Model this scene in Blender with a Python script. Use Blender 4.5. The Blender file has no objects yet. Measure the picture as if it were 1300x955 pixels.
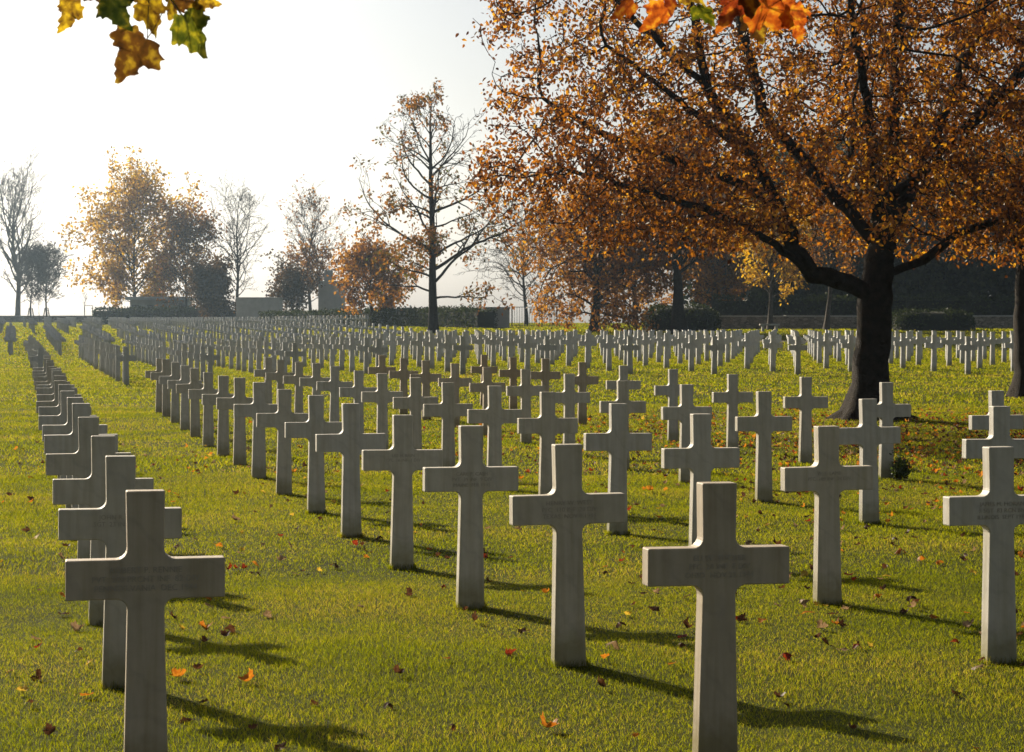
import bpy, bmesh, math, random
import numpy as np
from mathutils import Vector, Matrix

random.seed(7)
rng = np.random.default_rng(7)
R = math.radians
S = bpy.context.scene
COL = S.collection

# ------------------------------------------------------------------ camera
EYE, F, CX, HY = 1.6, 2700.0, 650.0, 423.0      # eye height, focal length in photo pixels, centre column, horizon row
cam_d = bpy.data.cameras.new('camera')
cam_d.sensor_fit = 'HORIZONTAL'
cam_d.sensor_width = 36.0
cam_d.lens = 36.0 * F / 1300.0
cam_d.shift_y = -(477.5 - HY) / 1300.0
cam_d.clip_start = 0.05
cam_d.clip_end = 5000
cam_d.dof.use_dof = True
cam_d.dof.focus_distance = 13.0
cam_d.dof.aperture_fstop = 18.0
cam = bpy.data.objects.new('camera', cam_d)
cam.location = (0, 0, EYE)
cam.rotation_euler = (R(90), 0, 0)
COL.objects.link(cam)
S.camera = cam

# ------------------------------------------------------------------ sky and sun
SUN_AZ, SUN_EL = -36.0, 26.5                    # degrees left of the view axis, above the horizon
w = bpy.data.worlds.new('World')
S.world = w
w.use_nodes = True
nt = w.node_tree
nt.nodes.clear()
sky = nt.nodes.new('ShaderNodeTexSky')
sky.sky_type = 'NISHITA'
sky.sun_disc = False
sky.sun_elevation = R(SUN_EL)
sky.sun_rotation = R(SUN_AZ)
sky.air_density = 1.0
sky.dust_density = 2.2
sky.ozone_density = 1.0
bg = nt.nodes.new('ShaderNodeBackground')
bg.inputs['Strength'].default_value = 0.072
wo = nt.nodes.new('ShaderNodeOutputWorld')
hs = nt.nodes.new('ShaderNodeHueSaturation')        # milky autumn sky: little colour left in it
hs.inputs['Saturation'].default_value = 0.36
nt.links.new(sky.outputs[0], hs.inputs['Color'])
hs.inputs['Value'].default_value = 0.5
gm = nt.nodes.new('ShaderNodeGamma')                # haze concentrates the sky's light towards the sun
gm.inputs['Gamma'].default_value = 1.4
nt.links.new(hs.outputs[0], gm.inputs[0])
nt.links.new(gm.outputs[0], bg.inputs[0])
nt.links.new(bg.outputs[0], wo.inputs[0])

sd = bpy.data.lights.new('sun', 'SUN')
sd.energy = 5.0
sd.angle = R(0.6)
sd.color = (1.0, 0.86, 0.64)
sun = bpy.data.objects.new('sun', sd)
tosun = Vector((math.sin(R(SUN_AZ)) * math.cos(R(SUN_EL)), math.cos(R(SUN_AZ)) * math.cos(R(SUN_EL)), math.sin(R(SUN_EL))))
sun.rotation_euler = tosun.to_track_quat('Z', 'Y').to_euler()
COL.objects.link(sun)

S.view_settings.view_transform = 'Standard'
S.view_settings.look = 'None'
S.view_settings.exposure = 0.62
S.view_settings.gamma = 1.0
S.render.engine = 'CYCLES'
cy = S.cycles
cy.use_denoising = True
cy.max_bounces = 7
cy.diffuse_bounces = 4
cy.transmission_bounces = 5
cy.glossy_bounces = 2
cy.volume_bounces = 0
cy.transparent_max_bounces = 8
cy.use_adaptive_sampling = True
cy.adaptive_threshold = 0.02
cy.sample_clamp_indirect = 6.0

# ------------------------------------------------------------------ helpers
def sm(a, b, x):
    t = np.clip((np.asarray(x, float) - a) / (b - a), 0, 1)
    return t * t * (3 - 2 * t)

LD = [-100, 25, 41, 59, 75, 104, 170, 250, 300, 315, 420, 950]
LZ = [0, 0, .07, .16, .25, .50, 1.75, 2.45, 3.05, 3.1, -2, -6]
RD = [-100, 25, 43, 58, 64, 100, 128, 140, 170, 300, 315, 420, 950]
RZ = [0, 0, .10, .45, .58, .72, 1.60, 1.78, 2.15, 2.95, 3.0, -2, -6]
def ground(x, y):
    x = np.asarray(x, float); y = np.asarray(y, float)
    u = x / np.maximum(y, 1.0)
    k = sm(-.17, -.02, u)
    return np.interp(y, LD, LZ) * (1 - k) + np.interp(y, RD, RZ) * k
def gz(x, y):
    return float(ground(x, y))
def px2x(px, d):
    return (px - CX) * d / F
def py2z(py, d):
    return EYE + (HY - py) * d / F

def tag(o, label=None, cat=None, group=None, kind=None):
    if label: o['label'] = label
    if cat: o['category'] = cat
    if group: o['group'] = group
    if kind: o['kind'] = kind
    return o
def empty(name, loc, rz=0):
    o = bpy.data.objects.new(name, None)
    o.location = loc
    o.rotation_euler = (0, 0, rz)
    o.empty_display_size = .2
    COL.objects.link(o)
    return o
def link(name, me, mat=None, parent=None, loc=(0, 0, 0), rot=(0, 0, 0)):
    o = bpy.data.objects.new(name, me)
    o.location = loc
    o.rotation_euler = rot
    if mat and not me.materials: me.materials.append(mat)
    COL.objects.link(o)
    if parent: o.parent = parent
    return o
def mesh_np(name, V, faces, smooth=False):
    """faces: list of int arrays (n,k), each its own k."""
    me = bpy.data.meshes.new(name)
    V = np.asarray(V, np.float32)
    me.vertices.add(len(V))
    me.vertices.foreach_set('co', V.ravel())
    loops = np.concatenate([f.ravel() for f in faces]).astype(np.int32)
    starts, off = [], 0
    for f in faces:
        n, k = f.shape
        starts.append(off + np.arange(n) * k)
        off += n * k
    starts = np.concatenate(starts).astype(np.int32)
    me.loops.add(len(loops))
    me.loops.foreach_set('vertex_index', loops)
    me.polygons.add(len(starts))
    me.polygons.foreach_set('loop_start', starts)
    if smooth:
        me.polygons.foreach_set('use_smooth', np.ones(len(starts), bool))
    me.update(calc_edges=True)
    return me
def bm_mesh(name, bm, smooth=False):
    me = bpy.data.meshes.new(name)
    if smooth:
        for f in bm.faces: f.smooth = True
    bm.to_mesh(me)
    bm.free()
    return me
def bm_box(bm, c, s, bev=0.0, rz=0.0):
    m = Matrix.Translation(c) @ Matrix.Rotation(rz, 4, 'Z') @ Matrix.Diagonal((s[0], s[1], s[2], 1))
    r = bmesh.ops.create_cube(bm, size=1, matrix=m)
    if bev > 0:
        es = {e for v in r['verts'] for e in v.link_edges}
        bmesh.ops.bevel(bm, geom=list(es), offset=bev, segments=2, affect='EDGES', profile=.5)

# ------------------------------------------------------------------ materials
def new_mat(name):
    m = bpy.data.materials.new(name)
    m.use_nodes = True
    n = m.node_tree
    n.nodes.clear()
    out = n.nodes.new('ShaderNodeOutputMaterial')
    return m, n, out
def noise(n, scale, detail=4, rough=.55, vec=None):
    t = n.nodes.new('ShaderNodeTexNoise')
    t.inputs['Scale'].default_value = scale
    t.inputs['Detail'].default_value = detail
    t.inputs['Roughness'].default_value = rough
    if vec is None:
        g = n.nodes.new('ShaderNodeNewGeometry')
        vec = g.outputs['Position']
    n.links.new(vec, t.inputs['Vector'])
    return t
def ramp(n, fac, stops):
    r = n.nodes.new('ShaderNodeValToRGB')
    e = r.color_ramp.elements
    while len(e) > 1: e.remove(e[-1])
    e[0].position, e[0].color = stops[0][0], (*stops[0][1], 1)
    for p, c in stops[1:]:
        k = e.new(p)
        k.color = (*c, 1)
    n.links.new(fac, r.inputs[0])
    return r
def mixc(n, fac, a, b, mode='MIX'):
    m = n.nodes.new('ShaderNodeMix')
    m.data_type = 'RGBA'
    m.blend_type = mode
    for s, v in ((m.inputs[0], fac), (m.inputs[6], a), (m.inputs[7], b)):
        if hasattr(v, 'links') or hasattr(v, 'is_output'): n.links.new(v, s)
        elif isinstance(v, (int, float)): s.default_value = v
        else: s.default_value = (*v, 1)
    return m.outputs[2]
def bump(n, h, strength, dist):
    b = n.nodes.new('ShaderNodeBump')
    b.inputs['Strength'].default_value = strength
    b.inputs['Distance'].default_value = dist
    n.links.new(h, b.inputs['Height'])
    return b.outputs[0]
def solid(name, stops, scale=6, rough=.8, bmp=.3, bd=.01, detail=5, spec=.3):
    m, n, out = new_mat(name)
    tc = n.nodes.new('ShaderNodeTexCoord')
    t = noise(n, scale, detail, .6, tc.outputs['Object'])
    r = ramp(n, t.outputs[0], stops)
    p = n.nodes.new('ShaderNodeBsdfPrincipled')
    p.inputs['Roughness'].default_value = rough
    p.inputs['Specular IOR Level'].default_value = spec
    n.links.new(r.outputs[0], p.inputs['Base Color'])
    if bmp:
        t2 = noise(n, scale * 4, 5, .6, tc.outputs['Object'])
        n.links.new(bump(n, t2.outputs[0], bmp, bd), p.inputs['Normal'])
    n.links.new(p.outputs[0], out.inputs[0])
    return m
def leafy(name, stops, trans_stops, tfac=.45, gloss=.06, patch=0.0):
    """thin leaf: diffuse + translucent, hue varied leaf by leaf."""
    m, n, out = new_mat(name)
    g = n.nodes.new('ShaderNodeNewGeometry')
    fac = g.outputs['Random Per Island']
    if patch:
        t = noise(n, patch, 3, .5)
        a = n.nodes.new('ShaderNodeMath'); a.operation = 'MULTIPLY_ADD'
        n.links.new(t.outputs[0], a.inputs[0]); a.inputs[1].default_value = 1.5; a.inputs[2].default_value = -.75
        b = n.nodes.new('ShaderNodeMath'); b.operation = 'ADD'; b.use_clamp = True
        n.links.new(a.outputs[0], b.inputs[0]); n.links.new(fac, b.inputs[1])
        fac = b.outputs[0]
    c1 = ramp(n, fac, stops)
    c2 = ramp(n, fac, trans_stops)
    d = n.nodes.new('ShaderNodeBsdfDiffuse')
    t = n.nodes.new('ShaderNodeBsdfTranslucent')
    n.links.new(c1.outputs[0], d.inputs[0])
    n.links.new(c2.outputs[0], t.inputs[0])
    mx = n.nodes.new('ShaderNodeMixShader')
    mx.inputs[0].default_value = tfac
    n.links.new(d.outputs[0], mx.inputs[1]); n.links.new(t.outputs[0], mx.inputs[2])
    if gloss:
        gl = n.nodes.new('ShaderNodeBsdfGlossy')
        gl.inputs['Roughness'].default_value = .45
        m2 = n.nodes.new('ShaderNodeMixShader')
        m2.inputs[0].default_value = gloss
        n.links.new(mx.outputs[0], m2.inputs[1]); n.links.new(gl.outputs[0], m2.inputs[2])
        mx = m2
    n.links.new(mx.outputs[0], out.inputs[0])
    return m

def make_marble(name, base, warm):
    m, n, out = new_mat(name)
    tc = n.nodes.new('ShaderNodeTexCoord')
    oi = n.nodes.new('ShaderNodeObjectInfo')
    av = n.nodes.new('ShaderNodeVectorMath'); av.operation = 'MULTIPLY_ADD'
    cb = n.nodes.new('ShaderNodeCombineXYZ')
    for i in range(3): n.links.new(oi.outputs['Random'], cb.inputs[i])
    n.links.new(cb.outputs[0], av.inputs[0]); av.inputs[1].default_value = (37, 53, 71)
    n.links.new(tc.outputs['Object'], av.inputs[2])
    vec = av.outputs[0]
    wv = n.nodes.new('ShaderNodeTexWave')
    wv.inputs['Scale'].default_value = 2.2
    wv.inputs['Distortion'].default_value = 9
    wv.inputs['Detail'].default_value = 4
    wv.inputs['Detail Scale'].default_value = 1.6
    mp = n.nodes.new('ShaderNodeMapping'); mp.inputs['Rotation'].default_value = (.2, .7, .3)
    n.links.new(vec, mp.inputs[0]); n.links.new(mp.outputs[0], wv.inputs[0])
    vein = ramp(n, wv.outputs['Fac'], [(0, (.80, .80, .82)), (.12, (1, 1, 1)), (1, (1, 1, 1))])
    t = noise(n, 9, 6, .65, vec)
    blot = ramp(n, t.outputs[0], [(.3, tuple(b * .86 for b in base)), (.62, base)])
    c = mixc(n, .38, blot.outputs[0], vein.outputs[0], 'MULTIPLY')
    # weathering runs: soft vertical streaks, and damp soil splash near the foot
    ms = n.nodes.new('ShaderNodeMapping'); ms.inputs['Scale'].default_value = (26, 26, 1.6)
    n.links.new(vec, ms.inputs[0])
    ts = noise(n, 1.0, 3, .6, ms.outputs[0])
    st = ramp(n, ts.outputs[0], [(.40, (1, 1, 1)), (.72, (.74, .70, .58))])
    c = mixc(n, .7, c, st.outputs[0], 'MULTIPLY')
    sx = n.nodes.new('ShaderNodeSeparateXYZ'); n.links.new(tc.outputs['Object'], sx.inputs[0])
    tn = noise(n, 14, 4, .6, vec)
    ad = n.nodes.new('ShaderNodeMath'); ad.operation = 'MULTIPLY_ADD'
    n.links.new(tn.outputs[0], ad.inputs[0]); ad.inputs[1].default_value = -.16; n.links.new(sx.outputs[2], ad.inputs[2])
    ft = ramp(n, ad.outputs[0], [(.0, (.55, .54, .34)), (.13, (1, 1, 1))])
    c = mixc(n, .8, c, ft.outputs[0], 'MULTIPLY')
    # each stone's own age: some creamier than others
    rt = ramp(n, oi.outputs['Random'], [(0, (1, 1, 1)), (.3, (.88, .88, .87)), (.6, (.97, .95, .90)), (.8, (.86, .84, .78)), (1, warm)])
    c = mixc(n, 1.0, c, rt.outputs[0], 'MULTIPLY')
    p = n.nodes.new('ShaderNodeBsdfPrincipled')
    p.inputs['Roughness'].default_value = .55
    p.inputs['Specular IOR Level'].default_value = .3
    n.links.new(c, p.inputs['Base Color'])
    tb = noise(n, 160, 3, .6, vec)
    n.links.new(bump(n, tb.outputs[0], .15, .002), p.inputs['Normal'])
    n.links.new(p.outputs[0], out.inputs[0])
    return m
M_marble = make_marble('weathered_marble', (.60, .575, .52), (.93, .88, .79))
M_marble_brown = make_marble('shade_browned_marble', (.56, .48, .38), (.94, .88, .80))  # brown shade under the trees is put into this stone colour
M_marble_pale = make_marble('haze_paled_marble', (.68, .68, .67), (.95, .93, .88))  # whitening by distant haze painted into the far stones' colour
M_letter = solid('engraved_letters', [(.3, (.34, .31, .26)), (.7, (.42, .38, .32))], 40, .9, 0)

M_grass = leafy('grass_blades',
    [(0, (.028, .040, .004)), (.5, (.050, .060, .005)), (.85, (.085, .085, .008)), (1, (.20, .15, .04))],
    [(0, (.160, .198, .003)), (.5, (.310, .330, .004)), (.85, (.46, .43, .009)), (1, (.50, .38, .05))], .56, .006, patch=.55)
M_leaf_hero = leafy('orange_leaves',
    [(0, (.045, .017, .007)), (.4, (.095, .036, .009)), (.8, (.17, .070, .011)), (1, (.27, .13, .015))],
    [(0, (.09, .026, .005)), (.4, (.27, .084, .007)), (.8, (.58, .21, .009)), (1, (.86, .44, .02))], .52, .04, patch=.3)
M_leaf_dull = leafy('brown_orange_leaves',
    [(0, (.08, .036, .012)), (.5, (.15, .066, .018)), (1, (.24, .12, .025))],
    [(0, (.26, .095, .012)), (.5, (.50, .20, .016)), (1, (.68, .34, .025))], .5, .03)
M_leaf_yellow = leafy('golden_leaves',
    [(0, (.15, .085, .016)), (.5, (.28, .17, .022)), (1, (.38, .26, .03))],
    [(0, (.40, .20, .016)), (.5, (.72, .40, .02)), (1, (.82, .54, .03))], .55, .03)
M_leaf_young = leafy('thin_rust_leaves',
    [(0, (.05, .05, .012)), (.35, (.10, .06, .014)), (.7, (.18, .075, .016)), (1, (.26, .11, .02))],
    [(0, (.12, .13, .015)), (.35, (.24, .15, .015)), (.7, (.42, .15, .015)), (1, (.55, .23, .02))], .42, .03, patch=.25)
M_leaf_dark = leafy('dark_brown_leaves',
    [(0, (.03, .022, .012)), (.5, (.055, .036, .016)), (1, (.09, .055, .02))],
    [(0, (.05, .03, .01)), (.5, (.10, .05, .012)), (1, (.16, .085, .015))], .4, .02)
M_evergreen = leafy('evergreen_leaves',
    [(0, (.016, .022, .010)), (.6, (.030, .040, .014)), (1, (.055, .06, .018))],
    [(0, (.02, .03, .008)), (.6, (.035, .05, .01)), (1, (.06, .07, .014))], .25, .03)
M_hedge = leafy('hedge_leaves',
    [(0, (.016, .024, .008)), (.6, (.030, .042, .012)), (1, (.05, .065, .016))],
    [(0, (.02, .03, .005)), (.6, (.04, .055, .008)), (1, (.07, .09, .012))], .25, .02)
M_core = solid('dark_twigs_inside', [(.3, (.012, .014, .008)), (.7, (.024, .026, .014))], 3, .95, 0)
M_bark = solid('dark_bark', [(.3, (.012, .009, .007)), (.7, (.036, .028, .021))], 9, .95, .9, .03, 6, .15)
M_bark_grey = solid('grey_bark', [(.3, (.055, .048, .040)), (.7, (.13, .115, .10))], 7, .95, .6, .02, 6, .15)
M_twig = solid('grey_brown_twigs', [(.3, (.045, .038, .032)), (.7, (.09, .075, .062))], 3, .95, 0)
M_stone = solid('pale_building_stone', [(.3, (.38, .37, .34)), (.7, (.50, .49, .45))], 1.5, .85, .2, .01)
M_roof = solid('grey_roof_metal', [(.3, (.42, .45, .48)), (.7, (.52, .55, .58))], 1.5, .5, 0)
M_iron = solid('dark_iron', [(.3, (.03, .03, .032)), (.7, (.06, .06, .06))], 5, .6, 0)
M_wood = solid('weathered_wood', [(.3, (.10, .08, .06)), (.7, (.19, .15, .11))], 8, .85, .2, .005)

def make_wall_mat():
    m, n, out = new_mat('rubble_stone')
    tc = n.nodes.new('ShaderNodeTexCoord')
    mp = n.nodes.new('ShaderNodeMapping'); mp.inputs['Scale'].default_value = (3.2, 3.2, 6.5)
    n.links.new(tc.outputs['Object'], mp.inputs[0])
    v = n.nodes.new('ShaderNodeTexVoronoi'); v.inputs['Scale'].default_value = 1.0
    n.links.new(mp.outputs[0], v.inputs[0])
    v2 = n.nodes.new('ShaderNodeTexVoronoi'); v2.feature = 'DISTANCE_TO_EDGE'; v2.inputs['Scale'].default_value = 1.0
    n.links.new(mp.outputs[0], v2.inputs[0])
    sx = n.nodes.new('ShaderNodeSeparateColor'); n.links.new(v.outputs['Color'], sx.inputs[0])
    c1 = ramp(n, sx.outputs[0], [(0, (.16, .135, .105)), (.5, (.24, .205, .16)), (1, (.34, .30, .24))])
    jt = ramp(n, v2.outputs['Distance'], [(.0, (.35, .33, .3)), (.08, (1, 1, 1))])
    c = mixc(n, 1.0, c1.outputs[0], jt.outputs[0], 'MULTIPLY')
    p = n.nodes.new('ShaderNodeBsdfPrincipled'); p.inputs['Roughness'].default_value = .9
    n.links.new(c, p.inputs['Base Color'])
    n.links.new(bump(n, v2.outputs['Distance'], .6, .05), p.inputs['Normal'])
    n.links.new(p.outputs[0], out.inputs[0])
    return m
M_rubble = make_wall_mat()

def make_ground_mat():
    m, n, out = new_mat('lawn_soil')
    a = noise(n, .35, 4, .55)
    b = noise(n, 3.0, 5, .6)
    c1 = ramp(n, a.outputs[0], [(.3, (.034, .042, .005)), (.55, (.055, .062, .006)), (.75, (.085, .08, .010))])
    c2 = ramp(n, b.outputs[0], [(.3, (.75, .75, .75)), (.7, (1.15, 1.15, 1.1))])
    c = mixc(n, 1.0, c1.outputs[0], c2.outputs[0], 'MULTIPLY')
    d = noise(n, 38.0, 4, .7)
    c3 = ramp(n, d.outputs[0], [(.3, (.65, .66, .6)), (.7, (1.2, 1.2, 1.1))])
    c = mixc(n, .8, c, c3.outputs[0], 'MULTIPLY')
    p = n.nodes.new('ShaderNodeBsdfPrincipled'); p.inputs['Roughness'].default_value = 1.0
    p.inputs['Specular IOR Level'].default_value = .1
    n.links.new(c, p.inputs['Base Color'])
    n.links.new(bump(n, d.outputs[0], .9, .03), p.inputs['Normal'])
    n.links.new(p.outputs[0], out.inputs[0])
    return m
M_ground = make_ground_mat()
M_path = solid('gravel', [(.3, (.16, .13, .10)), (.7, (.26, .22, .17))], 4, .95, .3, .01)

# ------------------------------------------------------------------ ground
def bumps(x, y):
    x, y = np.asarray(x, float), np.asarray(y, float)
    return (.020 * np.sin(x * .9 + 1.3) * np.sin(y * .7) + .010 * np.sin(y * 2.6 + .8 * np.sin(x * .5)) * np.sin(x * .31 + y * .2)) * (1 - sm(45, 60, y))
ys = np.concatenate([np.arange(-60, 0, 4), np.arange(0, 66, .5), np.arange(66, 330, 2), np.arange(330, 460, 10), np.arange(460, 910, 50)])
xs = np.concatenate([np.arange(-650, -90, 40), np.arange(-90, -24, 3), np.arange(-24, 24, .6), np.arange(24, 90, 3), np.arange(90, 690, 40)])
GX, GY = np.meshgrid(xs, ys)
GZ = ground(GX, GY) + bumps(GX, GY)
nx, ny = len(xs), len(ys)
idx = np.arange(nx * ny).reshape(ny, nx)
q = np.stack([idx[:-1, :-1].ravel(), idx[:-1, 1:].ravel(), idx[1:, 1:].ravel(), idx[1:, :-1].ravel()], 1)
tag(link('ground', mesh_np('ground', np.stack([GX.ravel(), GY.ravel(), GZ.ravel()], 1), [q], True), M_ground), kind='structure')
def gz2(x, y):
    return ground(x, y) + bumps(x, y)

# gravel path behind the far field, following the slope
def strip(name, pts, width, mat, up=.006):
    V, f = [], []
    P = [Vector((x, y, 0)) for x, y in pts]
    for i, p in enumerate(P):
        t = (P[min(i + 1, len(P) - 1)] - P[max(i - 1, 0)]).normalized()
        nrm = Vector((-t.y, t.x, 0))
        for s in (-.5, -.25, 0, .25, .5):
            v = p + nrm * width * s
            V.append((v.x, v.y, gz(v.x, v.y) + up + .02))
    for i in range(len(P) - 1):
        for j in range(4):
            a = i * 5 + j
            f.append((a, a + 1, a + 6, a + 5))
    return link(name, mesh_np(name, V, [np.array(f)], True), mat)
tag(strip('path', [(x, 113 + .05 * x) for x in np.arange(-2, 46, 2.0)], 3.4, M_path), kind='structure')

# ------------------------------------------------------------------ grass
def grass():
    Vs, Fs, off = [], [], 0
    for d0, d1, dens, hgt, wid in ((4.2, 8, 13000, .020, .0016), (8, 14, 8200, .022, .0021), (14, 24, 3200, .026, .0036),
                                   (24, 44, 680, .034, .009), (44, 80, 170, .045, .022), (80, 135, 48, .06, .045), (135, 318, 11, .10, .12)):
        half = .262
        area = half * (d1 * d1 - d0 * d0) + 2 * 1.0 * (d1 - d0)
        n = int(area * dens)
        y = np.sqrt(rng.uniform(d0 * d0, d1 * d1, n))
        x = rng.uniform(-1, 1, n) * (half * y + .8)
        # tufty variation: thin some out by a cheap wave noise
        t = np.sin(x * 7.1 + 2 * np.sin(y * 3.3)) * np.sin(y * 6.3 + 2 * np.sin(x * 2.9))
        z = gz2(x, y) - .004
        big = np.sin(x * .83 + 1.7 * np.sin(y * .41)) * np.sin(y * .57 + 1.3 * np.sin(x * .69))
        L = hgt * rng.uniform(.5, 1.35, n) * (1 + .20 * t + .22 * big)
        W = wid * rng.uniform(.7, 1.3, n)
        a = rng.uniform(0, 2 * np.pi, n)
        lean = rng.uniform(.2, 1.25, n) * L
        la = rng.uniform(0, 2 * np.pi, n)
        B = np.stack([x, y, z], 1)
        side = np.stack([np.cos(a), np.sin(a), np.zeros(n)], 1) * W[:, None] * .5
        ld = np.stack([np.cos(la), np.sin(la), np.zeros(n)], 1)
        up = np.array([0, 0, 1.0])
        M = B + up * (L * .6)[:, None] + ld * (lean * .35)[:, None]
        T = B + up * (L * .92)[:, None] + ld * lean[:, None]
        V = np.stack([B - side, B + side, M + side * .8, M - side * .8, T], 1).reshape(-1, 3)
        k = off + np.arange(n)[:, None] * 5
        Vs.append(V)
        Fs.append((k + np.array([[0, 1, 2, 3]]), k + np.array([[3, 2, 4]])))
        off += 5 * n
    V = np.concatenate(Vs)
    f4 = np.concatenate([f[0] for f in Fs]); f3 = np.concatenate([f[1] for f in Fs])
    o = link('grass', mesh_np('grass', V, [f4, f3]), M_grass)
    tag(o, 'short mown green lawn grass glowing in the low sun between the crosses', 'grass', kind='stuff')
grass()

# ------------------------------------------------------------------ crosses
H = 1.05
def cross_bm(bev=.005, fil=5, dirty=0.0):
    t, wt, wa, wb = .08, .067, .0635, .078      # thickness, half widths at top, at the arms, at the foot
    za1, za0, ha = H * .773, H * .773 - .139, .275
    r = .038
    pts = []
    def arc(cx, cz, a0, a1):
        for i in range(fil + 1):
            a = R(a0 + (a1 - a0) * i / fil)
            pts.append((cx + r * math.cos(a), cz + r * math.sin(a)))
    pts += [(wb, -.16), (wb, 0)]
    arc(wa + r, za0 - r, 180, 90)
    pts += [(ha, za0), (ha, za1)]
    arc(wa + r, za1 + r, 270, 180)
    pts += [(wt, H)]
    right = list(pts)
    pts = right + [(-x, z) for x, z in reversed(right)]
    bm = bmesh.new()
    vs = [bm.verts.new((x, -t / 2, z)) for x, z in pts]
    f = bm.faces.new(vs)
    ex = bmesh.ops.extrude_face_region(bm, geom=[f])
    bmesh.ops.translate(bm, verts=[v for v in ex['geom'] if isinstance(v, bmesh.types.BMVert)], vec=(0, t, 0))
    bmesh.ops.recalc_face_normals(bm, faces=bm.faces)
    if bev:
        es = [e for e in bm.edges if len(e.link_faces) == 2 and e.calc_face_angle(0) > R(40)]
        bmesh.ops.bevel(bm, geom=es, offset=bev, segments=2, affect='EDGES', profile=.5)
    return bm
ME_cross = bm_mesh('grave_cross', cross_bm()); ME_cross.materials.append(M_marble)
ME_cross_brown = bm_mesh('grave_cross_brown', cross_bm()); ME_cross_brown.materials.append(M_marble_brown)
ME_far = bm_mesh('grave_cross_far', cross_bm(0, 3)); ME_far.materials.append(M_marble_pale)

ORD = ['first', 'second', 'third', 'fourth', 'fifth', 'sixth', 'seventh', 'eighth', 'ninth', 'tenth', 'eleventh', 'twelfth',
       'thirteenth', 'fourteenth', 'fifteenth', 'sixteenth', 'seventeenth', 'eighteenth', 'nineteenth', 'twentieth']
TH = math.atan(.2287)
crosses = []                                   # foot points, used later to keep leaves off them
def text_mesh(lines, size=.030):
    cu = bpy.data.curves.new('inscription', 'FONT')
    cu.body = '\n'.join(lines)
    cu.size = size
    cu.align_x = 'CENTER'
    cu.space_line = 1.05
    cu.resolution_u = 2
    cu.extrude = 0.0006
    o = bpy.data.objects.new('tmp_text', cu)
    COL.objects.link(o)
    dg = bpy.context.evaluated_depsgraph_get()
    me = bpy.data.meshes.new_from_object(o.evaluated_get(dg))
    me.name = 'inscription'
    bpy.data.objects.remove(o)
    me.materials.clear(); me.materials.append(M_letter)
    return me
def put_cross(x, y, label, group, me=None, text=None, sink=0.0):
    o = bpy.data.objects.new('grave_cross', me or ME_cross)
    z = float(gz2(x, y)) - sink
    o.location = (x, y, z)
    o.rotation_euler = (random.gauss(0, .006), random.gauss(0, .005), TH + random.gauss(0, .012))
    COL.objects.link(o)
    tag(o, label, 'cross', group)
    crosses.append((x, y))
    if text:
        t = link('inscription', text_mesh(text), None, o, (0, -.0412, H * .773 - .047), (R(90), 0, 0))
    return o

# near field: five rows running back to the left.  (c, first depth, step, count, row phrase)
rows = [
    (.422, 7.45, 2.19, 17, 'leftmost row'),
    (2.56, 7.94, 2.19, 16, 'second row from the left'),
    (4.725, 10.40, 2.21, 15, 'middle row'),
    (7.05, 15.40, 2.43, 12, 'fourth row from the left'),
    (9.40, 20.60, 2.56, 10, 'short row by the orange tree'),
]
texts = {(0, 0): ['ROBERT P. RENNIE', 'PVT  508 PRCHT INF  82 DIV', 'PENNSYLVANIA  DEC 1944'],
         (0, 1): ['JOHN R. LANE', 'SGT  23 INF  2 DIV'],
         (1, 0): ['ELI W. TUCKER', 'PFC  28 INF  8 DIV', 'OHIO  NOV 29 1944'],
         (1, 1): ['HENRY W. WEST', 'PFC  110 INF  28 DIV', 'TEXAS  NOV 8 1944'],
         (1, 2): ['CARL P. CASH', 'PVT  39 INF  9 DIV', 'MAINE  FEB 1945'],
         (1, 3): ['LEE H. BAIN', 'CPL  16 INF  1 DIV'],
         (2, 0): ['JAMES M. MORAN', 'S SGT  83 RCN BN', 'ILLINOIS  SEPT 1944'],
         (2, 1): ['W. E. LAMB', 'PFC  109 INF  28 DIV']}
brown = {(0, 0), (1, 0), (3, 8), (3, 9), (3, 10), (3, 11), (4, 6), (4, 7), (4, 8), (4, 9), (3, 7)}  # crosses that get the painted brown shade
GN = 'marble crosses of the near field'
for ri, (c, d0, st, n, ph) in enumerate(rows):
    for k in range(n):
        d = d0 + st * k
        x = c - .2287 * d + random.gauss(0, .015)
        y = d + random.gauss(0, .03)
        if k == 0 and ri == 0: lab = 'nearest cross, brown and shaded, at the very front of the leftmost row'
        elif k == 0 and ri == 4: lab = 'pale cross heading the short row that starts beside the big orange tree'
        elif k == 0: lab = 'big marble cross at the very front of the %s' % ph
        elif k == n - 1: lab = 'small cross at the far end of the %s' % ph
        else: lab = '%smarble cross standing %s from the front in the %s' % ('shade-browned ' if (ri, k) in brown else 'grey ', ORD[k], ph)
        put_cross(x + (.055 if (ri, k) == (1, 1) else 0), y, lab, GN, ME_cross_brown if (ri, k) in brown else ME_cross, texts.get((ri, k)))

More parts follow.
